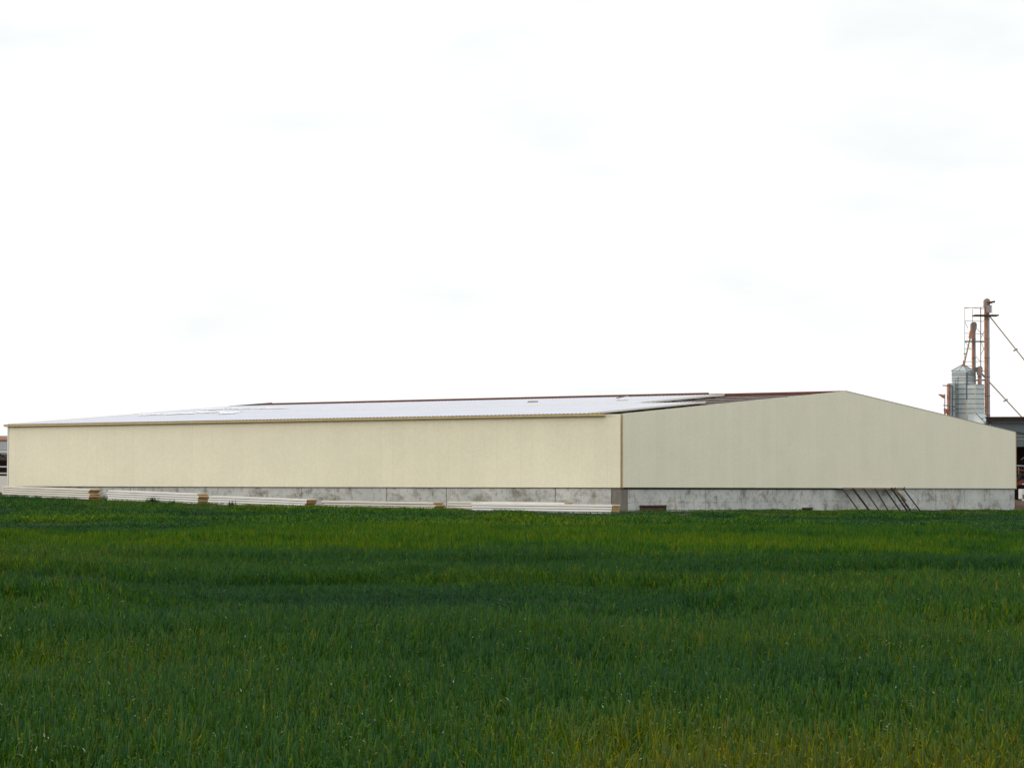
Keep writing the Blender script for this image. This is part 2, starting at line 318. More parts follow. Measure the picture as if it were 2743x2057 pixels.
def wheat_mat():
    m = bpy.data.materials.new('green_wheat'); m.use_nodes = True; t = m.node_tree; b = t.nodes['Principled BSDF']; lk = t.links.new
    at = t.nodes.new('ShaderNodeAttribute'); at.attribute_name = 'crop'; sp = t.nodes.new('ShaderNodeSeparateColor'); lk(at.outputs['Color'], sp.inputs[0])
    r = t.nodes.new('ShaderNodeValToRGB'); e = r.color_ramp.elements; e[0].position = 0; e[0].color = (.016,.062,.024,1); e[1].position = 1; e[1].color = (.210,.215,.004,1)
    a = e.new(.38); a.color = (.028,.112,.010,1); a = e.new(.66); a.color = (.080,.175,.003,1); lk(sp.outputs[0], r.inputs[0])
    ec = t.nodes.new('ShaderNodeMix'); ec.data_type = 'RGBA'; ec.inputs[7].default_value = (.050,.128,.044,1); lk(r.outputs[0], ec.inputs[6])
    ml = t.nodes.new('ShaderNodeMath'); ml.operation = 'MULTIPLY'; ml.inputs[1].default_value = .6; lk(sp.outputs[1], ml.inputs[0]); lk(ml.outputs[0], ec.inputs[0])
    fk = t.nodes.new('ShaderNodeMath'); fk.operation = 'GREATER_THAN'; fk.inputs[1].default_value = .90; lk(sp.outputs[2], fk.inputs[0]); pl = t.nodes.new('ShaderNodeMath'); pl.operation = 'COMPARE'; pl.inputs[1].default_value = .2; pl.inputs[2].default_value = .05; lk(sp.outputs[1], pl.inputs[0]); fk2 = t.nodes.new('ShaderNodeMath'); fk2.operation = 'MULTIPLY'; lk(fk.outputs[0], fk2.inputs[0]); lk(pl.outputs[0], fk2.inputs[1]); hg = t.nodes.new('ShaderNodeMath'); hg.operation = 'GREATER_THAN'; hg.inputs[1].default_value = .2; lk(at.outputs['Alpha'], hg.inputs[0]); fk3 = t.nodes.new('ShaderNodeMath'); fk3.operation = 'MULTIPLY'; lk(fk2.outputs[0], fk3.inputs[0]); lk(hg.outputs[0], fk3.inputs[1])   # pale tint paints glints on a few bent leaves
    fm = t.nodes.new('ShaderNodeMix'); fm.data_type = 'RGBA'; fm.inputs[7].default_value = (.32,.42,.28,1); lk(fk3.outputs[0], fm.inputs[0]); lk(ec.outputs[2], fm.inputs[6])
    hv = t.nodes.new('ShaderNodeMath'); hv.operation = 'FRACT'; h7 = t.nodes.new('ShaderNodeMath'); h7.operation = 'MULTIPLY'; h7.inputs[1].default_value = 37.7; lk(sp.outputs[2], h7.inputs[0]); lk(h7.outputs[0], hv.inputs[0])
    hr = t.nodes.new('ShaderNodeValToRGB'); q_ = hr.color_ramp.elements; q_[0].position = 0; q_[0].color = (.75,.88,1.4,1); q_[1].position = 1; q_[1].color = (1.35,.95,.95,1)
    for p_, c_ in ((.22, (.9,.95,1.1,1)), (.5, (1,1,1,1)), (.8, (1.1,1.05,.8,1))): q_.new(p_).color = c_
    lk(hv.outputs[0], hr.inputs[0]); mh = t.nodes.new('ShaderNodeMix'); mh.data_type = 'RGBA'; mh.blend_type = 'MULTIPLY'; mh.inputs[0].default_value = 1; lk(ec.outputs[2], mh.inputs[6]); lk(hr.outputs[0], mh.inputs[7]); lk(mh.outputs[2], fm.inputs[6])
    lk(fm.outputs[2], b.inputs['Base Color']); b.inputs['Roughness'].default_value = .5; b.inputs['Specular IOR Level'].default_value = .05
    tr = t.nodes.new('ShaderNodeBsdfTranslucent'); lk(fm.outputs[2], tr.inputs['Color']); mx = t.nodes.new('ShaderNodeMixShader'); mx.inputs[0].default_value = .15
    lk(b.outputs[0], mx.inputs[1]); lk(tr.outputs[0], mx.inputs[2]); lk(mx.outputs[0], t.nodes['Material Output'].inputs['Surface'])
    return m
me.materials.append(wheat_mat()); wo_ = bpy.data.objects.new('wheat_crop', me); sc.collection.objects.link(wo_)
tag(wo_, 'dense dark green wheat crop covering the whole field before the shed', 'wheat', kind='stuff')
# ------------------------------------------------------------------ the shed (local x along the gable, local y along the long wall)
PT = EYE                                                    # top of the plinth, level with the lens
EZ = PT + SH                                                # top of the cladding at the eaves
shed = thing('storage_shed', 'huge low cream metal shed with a pale half finished roof on a grey concrete plinth', 'shed', (P0[0], P0[1], 0), TH)
T = .12
# plinth: cast sections with open joints between them
def plinth_run(cuts, along_x, o0, o1, name='plinth_section'):
    for a, b in zip(cuts[:-1], cuts[1:]):
        q = MB(); j = .028
        lo, hi = -.6, PT-.012-random.uniform(0, .02)
        if along_x: q.box((a+j, o0, lo), (b-j, o1, hi))
        else: q.box((o0, a+j, lo), (o1, b-j, hi))
        q.build(name, M['concrete'], shed, .012)
plinth_run([.82, 10.6, 25.6, 32.2, 38.9, 46, 51.4, 56.2, 61.2], True, .02, .35)
plinth_run([.78, 5.25, 14.36, 19.6, 27.4, 36.8, 44.5, 51, 57.9], False, .02, .35)
MB().box((0,0,-.6),(.80,.33,PT-.02)).box((0,.335,-.6),(.33,.76,PT-.02)).build('corner_pier', M['old_concrete'], shed, .015)['label'] = 'dark stained corner pier of the plinth'
MB().box((.12,.12,-.5),(SW,SL,PT-.3)).build('floor_slab', M['old_concrete'], shed)
# cladding
q = MB(); q.box((-.10, .0, PT+.012), (T-.10, SL, EZ)); q.build('wall_cladding', M['clad_y'], shed)
def gable_mb(y0, y1, z0, extra=0):
    q = MB(); k = len(q.v); n = 0
    pts = [(-.02, z0), (SW, z0), (SW, EZ+extra), (SW/2, EZ+RISE+extra), (-.02, EZ+extra)]
    q.v += [(x, y0, z) for x, z in pts]+[(x, y1, z) for x, z in pts]
    q.f += [(0,1,2,3,4), (9,8,7,6,5)]+[(i, (i+1)%5, 5+(i+1)%5, 5+i) for i in range(5)]
    return q
gable_mb(-.16, -.04, PT+.03, .02).build('gable_wall', M['clad_x'], shed)
gable_mb(SL+.01, SL+.12, PT+.03, .14).build('gable_wall', M['clad_x'], shed)
MB().box((SW-.1, 0, PT+.012), (SW+.02, SL, EZ)).build('wall_cladding', M['clad_y'], shed)
# dark base rail under the gable (thicker on the left part), thin gap under the long wall
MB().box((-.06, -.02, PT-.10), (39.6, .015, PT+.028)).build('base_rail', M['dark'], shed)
MB().box((39.62, -.02, PT-.025), (SW, .015, PT+.028)).build('base_rail', M['wood'], shed)
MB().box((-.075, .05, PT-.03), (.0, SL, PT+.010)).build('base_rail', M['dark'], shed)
# corner trims
MB().box((-.112, -.180, PT-.06), (-.06, -.165, EZ+.01)).box((-.125, -.150, PT-.06), (-.112, -.115, EZ)).build('corner_trim', M['ochre'], shed, .008)
MB().box((SW+.003, -.17, PT-.03), (SW+.14, -.02, EZ-.02)).build('corner_trim', M['ochre'], shed, .008)
MB().box((-.13, SL+.002, PT), (-.02, SL+.15, EZ-.05)).build('corner_trim', M['pale'], shed)
# right slope rake trim along the gable
q = MB()
for s in (1,):
    q.hexa([(SW/2, -.18, EZ+RISE+.022), (SW+.06, -.18, EZ+.022), (SW+.06, -.02, EZ+.022), (SW/2, -.02, EZ+RISE+.022), (SW/2, -.18, EZ+RISE+.06), (SW+.06, -.18, EZ+.06), (SW+.06, -.02, EZ+.06), (SW/2, -.02, EZ+RISE+.06)])
q.build('rake_trim', M['flange'], shed)
# steel frame
def zr(u): return EZ + K*(u if u < SW/2 else SW-u)
for v in np.linspace(.35, SL-.35, 11):
    for s in (0, 1):
        q = MB(); a = (.3 if s == 0 else SW-.3); m_ = SW/2
        q.bar((a, v, zr(a)-.42), (m_, v, zr(m_)-.42), .16, .34); q.build('rafter', M['brown_dark'], shed)
    for uu in (.35, SW-.35): MB().box((uu-.1, v-.1, PT-.3), (uu+.1, v+.1, zr(uu)-.55)).build('column', M['brown_dark'], shed)
for i, u in enumerate(np.arange(13.6, 30.6, 2.75)):
    q = MB().bar((u, .0, zr(u)-.10), (u, SL-.05, zr(u)-.10), .06, .17); pu = q.build('purlin', M['brown_dark' if u < 26 else 'brown'], shed)
    MB().box((u-.07, .0, zr(u)-.045), (u+.07, SL-.05, zr(u)+.014)).build('flange', M['flange' if u < 26 else 'brown'], pu)  # pale lip paints in the light that purlin tops catch
for u in (1, 3.5, 6.2, 9, 11.5): MB().bar((u, 0, zr(u)-.10), (u, SL-.05, zr(u)-.10), .06, .17).build('purlin', M['brown_dark'], shed)
MB().bar((SW/2, -.02, zr(SW/2)-.02), (SW/2, SL-2.2, zr(SW/2)-.02), .30, .14).build('ridge_beam', M['brown'], shed)
MB().bar((SW/2-1.5, 11, zr(SW/2-1.5)+.1), (SW/2-1.5, SL-.6, zr(SW/2-1.5)+.1), .2, .22).build('ridge_beam', M['brown'], shed)
MB().bar((25.5, SL-.12, zr(25.5)+.06), (SW/2+.4, SL-.12, zr(SW/2)+.10), .16, .26).build('rafter', M['brown_dark'], shed)
# roof coverings: two tiers of long panels on the left slope, one on the right slope
def tier(u0, u1, v0, v1, lift=0):
    q = MB(); n = max(1, int(round((v1-v0)/1.0))); dv = (v1-v0)/n
    for i in range(n):
        a, b = v0+i*dv, v0+(i+1)*dv-.004; z0, z1 = EZ+K*u0+.02+lift, EZ+K*u1+.02+lift
        q.hexa([(u0,a,z0),(u1,a,z1),(u1,b,z1),(u0,b,z0),(u0,a,z0+.085),(u1,a,z1+.085),(u1,b,z1+.085),(u0,b,z0+.085)])
        for k in range(3):                                    # trapezoid ribs
            c = a+dv*(k+.5)/3; r0, r1 = .04, .022
            q.hexa([(u0,c-r0,z0+.0851),(u1,c-r0,z1+.0851),(u1,c+r0,z1+.0851),(u0,c+r0,z0+.0851),(u0,c-r1,z0+.098),(u1,c-r1,z1+.098),(u1,c+r1,z1+.098),(u0,c+r1,z0+.098)])
    return q
lo = tier(-.42, 14.3, 2.3, SL+.25).build('roof_tier', M['roof'], shed); lo['label'] = 'lower tier of pale roof panels'
up = tier(14.1, 25.9, 7.7, SL+.25, .05).build('roof_tier', M['roof'], shed); up['label'] = 'upper tier of pale roof panels'
def rakeedge(u0, u1, v, lift, th=.10):
    z0, z1 = EZ+K*u0+.018+lift, EZ+K*u1+.018+lift
    return MB().hexa([(u0,v-.03,z0),(u1,v-.03,z1),(u1,v-.002,z1),(u0,v-.002,z0),(u0,v-.03,z0+th),(u1,v-.03,z1+th),(u1,v-.002,z1+th),(u0,v-.002,z0+th)])
rakeedge(-.42, 14.3, 2.3, 0, .12).build('panel_edge', M['roof_edge'], shed)
rakeedge(14.1, 25.9, 7.7, .05, .13).build('panel_edge', M['roof_edge'], shed)
MB().box((14.02, 8, EZ+K*14.1+.105), (14.095, SL, EZ+K*14.1+.155)).build('panel_edge', M['roof_edge'], shed)
q = MB(); a, b = SW/2+.8, SW+.4
q.hexa([(a,.2,zr(a)+.02),(b,.2,EZ-K*.4+.02),(b,SL+.2,EZ-K*.4+.02),(a,SL+.2,zr(a)+.02),(a,.2,zr(a)+.11),(b,.2,EZ-K*.4+.11),(b,SL+.2,EZ-K*.4+.11),(a,SL+.2,zr(a)+.11)])
q.build('roof_tier', M['roof'], shed)
# eave trim along the long wall: ochre foam edge, cream drip flashing, dark serrated overlap
z = EZ-K*.42
MB().box((-.455, 1.15, z+.012), (-.425, SL+.25, z+.085)).build('eave_trim', M['ochre'], shed)
MB().box((-.475, 1.15, z-.04), (-.43, SL+.22, z+.010)).build('eave_flashing', M['cream_trim'], shed)
MB().box((-.43, 1.15, z-.09), (-.11, SL+.2, z-.043)).build('eave_soffit', M['ochre'], shed)
q = MB()
for i in range(int((SL-1.3)/.33)): q.box((-.49, 1.2+i*.33, z+.086), (-.40, 1.2+i*.33+.16, z+.115))
q.build('eave_teeth', M['wood'], shed)
# jagged bright white strips and a bracket on the roof
def on_roof(px, py):
    r = ray(px, py); h = SH + .12; t = (h-K*(P0@RV))/(r[2]-K*(r[:2]@RV)); p = t*r; qq = p[:2]-P0; return float(qq@RV), float(qq@LV)
# ------------------------------------------------------------------ loose things lying on the roof
R3 = Matrix.Translation((P0[0], P0[1], 0)) @ Matrix.Rotation(TH, 4, 'Z')
def W3(u, v, z): return R3 @ Vector((u, v, z))
rr = random.Random(5)
roof_strips = [((372,1118),(470,1113),'long thin'), ((466,1113.5),(520,1111.5),'short lumpy'), ((528,1110),(640,1108.5),'broken'), ((545,1104),(600,1101.5),'narrow upper'), ((586,1101.5),(780,1098),'longest crumpled'), ((590,1112),(632,1110.5),'small low')]
for i, (a, b, wd) in enumerate(roof_strips):
    q = MB(); n = 24; prev = None
    for k in range(n+1):
        t = k/n; px, py = a[0]+(b[0]-a[0])*t, a[1]+(b[1]-a[1])*t+rr.uniform(-1.9, 1.5)
        u, v = on_roof(px, py); wv = rr.choice([.12,.2,.35,.6])*(1 if 0 < k < n else .2); zz = EZ+K*u+.14+(.05 if u > 14 else 0)
        cur = [W3(u-wv, v, zz-K*wv), W3(u+wv, v, zz+K*wv)]
        if prev: q.hexa([prev[0], prev[1], cur[1], cur[0]]+[p+Vector((0,0,rr.uniform(.01,.05))) for p in (prev[0], prev[1], cur[1], cur[0])])
        prev = cur
    tag(q.build('plastic_film', M['film']), ['thin white plastic film strip lying furthest left on the pale roof', 'short lumpy white film scrap beside the leftmost strip on the roof', 'broken white film strip across the middle of the roof scraps', 'narrow white film strip just below the far ridge edge', 'long white film strip reaching right towards the far ridge step', 'small white film scrap lowest on the roof under the others'][i], 'plastic film', 'white film scraps on the roof')  # jagged bright white strips, not certain to be film
u, v = on_roof(1667, 1073); fr = thing('roof_hatch_frame', 'small pale metal frame standing on the roof near the right end of the panels', 'frame', W3(u, v, EZ+K*u+.1), TH)
MB().bar((0,-.45,0),(0,-.45,.42),.06).build('upright', M['roof_edge'], fr); MB().bar((0,.35,0),(0,.35,.3),.06).build('upright', M['roof_edge'], fr)
MB().bar((0,-.5,.42),(0,.5,.26),.07).build('top_bar', M['wood'], fr); MB().bar((0,-.5,.06),(0,.5,.06),.06).build('base_bar', M['wood'], fr)
u, v = on_roof(1429, 1080); fr = MB().bar(W3(u, v-.4, EZ+K*u+.25), W3(u, v+.5, EZ+K*u+.25), .1, .08); tag(fr.build('timber_offcut', M['wood']), 'tiny dark timber offcut lying on the roof near the middle', 'timber')
# ------------------------------------------------------------------ vents in the plinth of the gable
for (x0, x1, yt, lab) in ((1717, 1783, 1352.5, 'wide rusty opening low in the plinth right of the corner pier'), (2152, 2175, 1356.5, 'narrow rusty opening low in the plinth left of the slanting props')):
    u0, zt = on_gable(x0, yt); u1, _ = on_gable(x1, yt)
    vt = thing('plinth_opening', lab, 'vent', W3(u0, .0, 0), TH, 'openings low in the plinth')
    MB().box((0, -.03, .2), (u1-u0, .012, zt-.05)).build('opening', M['dark'], vt)
    MB().box((-.1, -.14, zt-.05), (u1-u0+.05, .015, zt+.03)).build('lintel', M['rust'], vt)
    for s in (0, u1-u0): MB().box((s-.05, -.08, .1), (s+.05, .013, zt-.052)).build('jamb', M['rust'], vt)
    MB().box((.06, -.045, .2), (u1-u0-.06, -.032, zt-.16)).build('shutter', M['rust'], vt)
# ------------------------------------------------------------------ timber staging on the gable: plank ledge, slanting props, ladder
u0, _ = on_gable(2253, 1304, -.5); u1, _ = on_gable(2417, 1304, -.5)
led = thing('plank_ledge', 'long weathered plank ledge along the foot of the gable above the props', 'ledge', W3(u0, 0, 0), TH)
for k, (a, b) in enumerate(((0, .34), (.33, .67), (.66, 1))):
    MB().box((a*(u1-u0)+.02, -.66, PT-.05-.02*(k%2)), (b*(u1-u0)-.01, -.22, PT+.01-.02*(k%2))).build('plank', M['wood'], led, .006)
MB().box((0, -.72, PT-.13), (u1-u0, -.665, PT+.05)).build('edge_board', M['wood'], led, .006)
MB().box((u1-u0-.1, -.80, PT-.1), (u1-u0-.02, -.73, PT+.12)).build('end_post', M['wood'], led)
props = [(2257,2304,'leftmost'), (2285,2333,'second from left'), (2314,2358,'third from left'), (2344,2382,'fourth from left'), (2370,2414,'last before the ladder'), (2420,2468,'right of the ladder')]
for k, (a, b, wd) in enumerate(props):
    ut, _ = on_gable(a, 1304, -.76); ub = ut+rr.uniform(-.1, .1)
    # foot: out from the wall until it lands at the right place
    best = min(np.arange(1.2, 3.4, .02), key=lambda o: abs(b-(PW/2+F_PX*(lambda P: P.x/P.y)(W3(ub, -o, .4)))))
    gx = W3(ub, -best, 0); gz = float(ground_z(np.array([gx.x]), np.array([gx.y]))[0])
    q = MB().bar(W3(ut, -.78, PT+.0), (gx.x, gx.y, gz-.05), [.07, .12, .07, .07, .09, .08][k])
    tag(q.build('slanting_prop', M['dark_wood']), {'leftmost':'leftmost dark timber prop slanting under the plank ledge','second from left':'thick dark timber prop, second from the left under the plank ledge','third from left':'thin dark timber prop, third from the left under the ledge','fourth from left':'thin dark timber prop, fourth from the left under the ledge','last before the ladder':'dark timber prop just left of the cluttered ladder','right of the ladder':'dark timber prop at the right end of the ledge beyond the ladder'}[wd], 'prop', 'timber props slanting under the ledge')
ut, _ = on_gable(2393, 1304, -.76); ub = ut
best = min(np.arange(1.2, 3.4, .02), key=lambda o: abs(2440-(PW/2+F_PX*(lambda P: P.x/P.y)(W3(ub, -o, .4)))))
lad = thing('timber_ladder', 'cluttered dark timber ladder leaning down from the plank ledge', 'ladder')
for s in (-.28, .28): MB().bar(W3(ut+s, -.78, PT+.05), W3(ub+s, -best, .15), .09, .12).build('rail', M['dark_wood'], lad)
for k in range(9):
    t = (k+.5)/9; a = W3(ut-.3, -.78-(best-.78)*t, PT-(PT-.2)*t+.05); b = W3(ut+.3, -.78-(best-.78)*t, PT-(PT-.2)*t+.05); MB().bar(a, b, .14, .05).build('rung', M['wood' if k % 2 else 'dark_wood'], lad)
MB().bar(W3(ut+.1, -.9, PT-.1), W3(ut+.28, -best*.75, PT*.55), .16, .14).build('brace', M['wood'], lad)
# ------------------------------------------------------------------ stacks of wall panels along the long wall
def panel_stack(off, L0, L1, n, wid, where, skin, short=0, zdrop=0):
    """L0, L1: (px, ytop) of the left and right ends of the outer face; n layers of .145 m"""
    v0, zt0 = on_wall(L0[0], L0[1], -off); v1, zt1 = on_wall(L1[0], L1[1], -off); v0, v1 = v1, v0; zt0, zt1 = zt1, zt0
    hl = .163
    names = {1:['topmost'], 2:['topmost','bottom'], 3:['topmost','middle','bottom'], 4:['topmost','second from top','third from top','bottom'], 5:['topmost','second from top','third from top','fourth from top','bottom']}[n]
    for i in range(n):
        d0, d1 = rr.uniform(-.10, .16), rr.uniform(-.08, .08)
        a, b = v0+d0, v1+d1; o_ = rr.uniform(-.05, .05)
        t = thing('sandwich_panel', f'{skin} foam panel, {names[i]} in the stack {where}', 'wall panel', (0,0,0), 0, 'insulated wall panels stacked along the shed')
        za, zb = zt0-i*hl, zt1-i*hl
        def slab(y0, y1, e, dz0, dz1, x0=0, x1=0):
            tt = lambda y: za+(zb-za)*(y-v0)/(v1-v0)
            P = [(-off-o_-x0, y0), (-off+wid-o_+x1, y0), (-off+wid-o_+x1, y1), (-off-o_-x0, y1)]
            return [W3(x, y, tt(y)-dz0) for x, y in P]+[W3(x, y, tt(y)-dz1) for x, y in P]
        MB().hexa(slab(a+.03, b-.03, 0, .03, 0)).build('top_skin', M[skin], t, .006)
        MB().hexa(slab(a, b, 0, .115, .032, -.012, -.012)).build('foam_core', M['foam'], t)
        MB().hexa(slab(a+.03, b-.03, 0, .122, .0305, -.004, -.004)).build('side_skin', M[skin], t)
        MB().hexa(slab(a+.02, b-.02, 0, .162, .124, -.07, -.07)).build('spacer', M['groove'], t)
panel_stack(3.0, (5, 1308.5), (241, 1315.6), 5, 1.15, 'furthest left', 'ivory')
panel_stack(3.0, (287.5, 1317.6), (533, 1326), 5, 1.10, 'second from the left', 'white')
panel_stack(3.0, (559.5, 1331.5), (822, 1339.7), 5, 1.10, 'third from the left', 'white')
panel_stack(3.0, (864.5, 1343), (1165, 1346.3), 4, 1.05, 'fourth from the left', 'ivory')
panel_stack(2.2, (1199.5, 1343.5), (1512, 1345), 4, .9, 'half hidden behind the rightmost one', 'ivory')
panel_stack(3.2, (1265, 1348.3), (1640, 1350.5), 4, .95, 'nearest the corner pier', 'white')
# tufts of weeds growing against the stacks and a soil heap at the right end
wm = bpy.data.materials['green_wheat']
def tuft(px, off, wid, h, lab, v_extra=0):
    v, _ = on_wall(px, 1345, -off); V, Fs = [], []; r2 = random.Random(int(px))
    c = W3(-off, v, 0); gz = float(ground_z(np.array([c.x]), np.array([c.y]))[0])
    for i in range(int(260*wid)):
        vv, f = blade(3, r2.uniform(.3, 1)*h, r2.uniform(.02, .05), r2.uniform(0, 6.3), r2.uniform(0, .8), r2.uniform(.2, 1.4))
        dv = r2.gauss(0, wid*.33); k = len(V); p = W3(-off+r2.uniform(-.3, .3), v+dv, gz); sc2 = math.exp(-(dv/wid)**2*2)
        V += [(x[0]+p.x, x[1]+p.y, x[2]*sc2+p.z) for x in vv]; Fs += [tuple(k+j for j in q_) for q_ in f]
    q = MB(); q.v, q.f = V, Fs; return tag(q.build('weed_clump', wm), lab, 'weeds', 'weed clumps against the panel stacks')
tuft(410, 3.7, 1.3, .75, 'broad dark weed clump in front of the second panel stack from the left')
tuft(462, 3.7, .5, .5, 'small weed clump right of the broad one at the second stack')
tuft(625, 3.7, .45, .62, 'narrow weed clump in front of the third panel stack')
tuft(102, 3.7, .4, .5, 'little weed clump in front of the far left panel stack')
tuft(730, 3.7, .7, .42, 'low weed clump at the right part of the third panel stack')
tuft(1085, 3.8, .8, .42, 'low weed clump before the fourth panel stack')
def heap(cx, cy, rx, ry, h, name, lab):
    q = MB(); n, m = 22, 7; r2 = random.Random(9); base = float(ground_z(np.array([cx]), np.array([cy]))[0])-.1
    for j in range(m):
        t = j/(m-1)
        for i in range(n):
            a = 2*math.pi*i/n; rd = (1-t)*(1+r2.uniform(-.12, .12)); q.v.append((cx+rx*rd*math.cos(a), cy+ry*rd*math.sin(a), base+h*(1-(1-t)**2)*(1+r2.uniform(-.15, .15))))
    for j in range(m-1): q.f += [(j*n+i, j*n+(i+1)%n, (j+1)*n+(i+1)%n, (j+1)*n+i) for i in range(n)]
    return tag(q.build(name, M['soil']), lab, 'soil heap')
c = W3(SW+1.6, .6, 0); heap(c.x, c.y, 2.6, 2.2, .95, 'soil_heap', 'brown soil heap against the right end of the plinth')
# bare earth yard behind and right of the shed
yv = []; 
ym = bpy.data.meshes.new('yard'); gx_ = np.linspace(-70, 120, 60); gy_ = np.linspace(216, 330, 40); AX, AY = np.meshgrid(gx_, gy_)
AZ = ground_z(AX, AY)+.05
i2 = (np.arange(39)[:, None]*60+np.arange(59)[None]).ravel(); fast_mesh(ym, np.stack([AX, AY, AZ], -1).reshape(-1, 3), np.stack([i2, i2+1, i2+61, i2+60], 1)); ym.materials.append(M['soil'])
yo = bpy.data.objects.new('yard', ym); sc.collection.objects.link(yo); yo['kind'] = 'structure'
# ------------------------------------------------------------------ grain dryer and elevators behind the right slope
YD = 262.
def P(px, py, dy=0): return pt(px, py, YD+dy)
GZR = .3
def leg(name, lab, xl, xr, ytop, yb, dy, head_w, parts_grey='leg_grey'):
    """bucket elevator: two parallel trunks, a rounded head, bands"""
    a, b = P(xl, ytop, dy), P(xr, ytop, dy); cx = (a.x+b.x)/2; w = (b.x-a.x)*.88; zb = yb; y = YD+dy
    t = thing(name, lab, 'elevator', (cx, y, GZR)); z1 = a.z-GZR
    MB().box((-w/2, -.22, 0), (-w*.06, .22, z1-.35)).build('trunk', M['orange'], t)  # orange on the left trunk paints in warm lens fringe and glow
    MB().box((w*.04, -.22, 0), (w/2, .22, z1-.35)).build('trunk', M[parts_grey], t)
    MB().box((-w*.06, -.15, 0), (w*.04, .15, z1-.5)).build('web_plate', M['galv_dark'], t)
    h = MB(); hw = head_w/2; poly = [(-hw, -.55), (-hw, 0)]+[(hw*math.cos(an), hw*.9*math.sin(an)) for an in np.linspace(math.pi, 0, 9)[1:-1]]+[(hw, 0), (hw, -.3), (w/2, -.75), (-w/2, -.75)]
    n = len(poly); h.v = [(x, -.3, zz+z1-hw*.9) for x, zz in poly]+[(x, .3, zz+z1-hw*.9) for x, zz in poly]
    h.f = [tuple(range(n)), tuple(reversed(range(n, 2*n)))]+[(i, (i+1)%n, n+(i+1)%n, n+i) for i in range(n)]
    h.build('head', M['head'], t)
    k = 1.4
    while k < z1-1: MB().box((-w/2-.03, -.25, k), (w/2+.03, .25, k+.07)).build('band', M['galv_dark'], t); k += 2.05
    return t, z1, w, cx, y
def bars(t, name, m, lst, wd=.06):
    """lst of ((px,py,dy),(px,py,dy)) drawn as members of thing t (an Empty with no rotation)"""
    for a, b in lst:
        q = MB().bar(P(*a)-t.location, P(*b)-t.location, wd, wd); q.build(name, M[m], t)
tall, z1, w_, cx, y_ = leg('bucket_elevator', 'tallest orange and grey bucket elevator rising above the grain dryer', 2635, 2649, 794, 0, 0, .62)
bars(tall, 'motor_arm', 'rust', [((2642,804,-.3),(2658,803,-.3)), ((2644,810,-.3),(2664,801,-.3))], .11)
MB().bar(P(2652,804,-.35)-tall.location, P(2664,802,-.35)-tall.location, .22, .2).build('motor', M['rust'], tall)
bars(tall, 'hoist_chain', 'thin', [((2656,805,-.3),(2657,839,-.3))], .03)
# platform near the head with its railings
q = MB(); a, b = P(2606,839), P(2671,839); q.box((a.x, YD-.9, a.z-.09), (b.x, YD+.7, a.z+.03)); o = q.build('platform', M['rust'], tall); o.data.transform(Matrix.Translation(-tall.location))
MB().box((-.1, -.5, P(0,839).z-GZR), (.42, -.24, P(0,819).z-GZR)).build('service_box', M['leg_grey'], tall)
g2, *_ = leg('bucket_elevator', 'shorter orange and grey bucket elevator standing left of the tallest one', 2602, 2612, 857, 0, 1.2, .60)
bars(g2, 'distributor', 'orange', [((2602,880,-.2),(2598,900,-.2))], .34)
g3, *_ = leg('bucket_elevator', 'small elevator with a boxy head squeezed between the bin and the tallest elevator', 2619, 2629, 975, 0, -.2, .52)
MB().bar(P(2615,978,-.5)-g3.location, P(2612,990,-.5)-g3.location, .3, .25).build('drive_motor', M['galv_dark'], g3)
bars(g3, 'chute', 'galv_dark', [((2630,996,-.2),(2638,1004,-.2))], .16)
MB().bar(P(2611,1013,-.3)-g3.location, P(2638,1012,-.3)-g3.location, .12, .16).build('cross_beam', M['galv_dark'], g3)
sp = thing('grain_spout', 'thin slanting grain spout feeding the peak of the dryer bin', 'spout', P(2582,975,-.3))
bars(sp, 'pipe', 'guy', [((2599,896,.2),(2584,962,-.2))], .13)
bars(sp, 'funnel', 'orange', [((2583,960,-.2),(2581,975,-.2))], .24)
bars(sp, 'flange', 'thin', [((2581,942,-.3),(2587,942,-.3)), ((2580,968,-.3),(2585,968,-.3))], .12)
# scaffold tower of thin pipes around the elevators
st = thing('pipe_scaffold', 'spindly pipe scaffold tower around the two taller elevators', 'scaffold', (P(2600,1100).x, YD, GZR))
bars(st, 'post', 'thin', [((2583.5,820,.6),(2583.5,1010,.6)), ((2604,822,1.9),(2604,1010,1.9)), ((2583.5,835,1.9),(2583.5,975,1.9))], .045)
bars(st, 'post', 'rust', [((2626,817,.3),(2627,1000,.3))], .075)
bars(st, 'ledger', 'thin', [((2582,820,.6),(2635,817,.6)), ((2582,818,1.9),(2635,821,1.9)), ((2584,854,.6),(2636,855,.6)), ((2584,887,.6),(2636,888,.6)), ((2584,928,.6),(2604,930,.6)), ((2584,963,.6),(2638,962,.6)), ((2584,974,.6),(2603,974,.6))], .05)
bars(st, 'walkway', 'galv_dark', [((2584,909,.5),(2637,909,.5))], .15)
bars(st, 'brace', 'thin', [((2584,856,.6),(2592,874,.6)), ((2611,870,.6),(2626,885,.3)), ((2626,886,.3),(2636,896,.2)), ((2636,880,.2),(2627,900,.3)), ((2627,908,.3),(2636,932,.2)), ((2636,925,.2),(2627,945,.3)), ((2611,945,.6),(2626,963,.3)), ((2585,910,.6),(2600,930,.6))], .045)
bars(st, 'tie', 'galv_dark', [((2628,988,0),(2640,988,0)), ((2628,1030,0),(2640,1031,0)), ((2630,1051,0),(2640,1048,0)), ((2630,1085,0),(2640,1085,0)), ((2630,1095,0),(2640,1095,0))], .07)
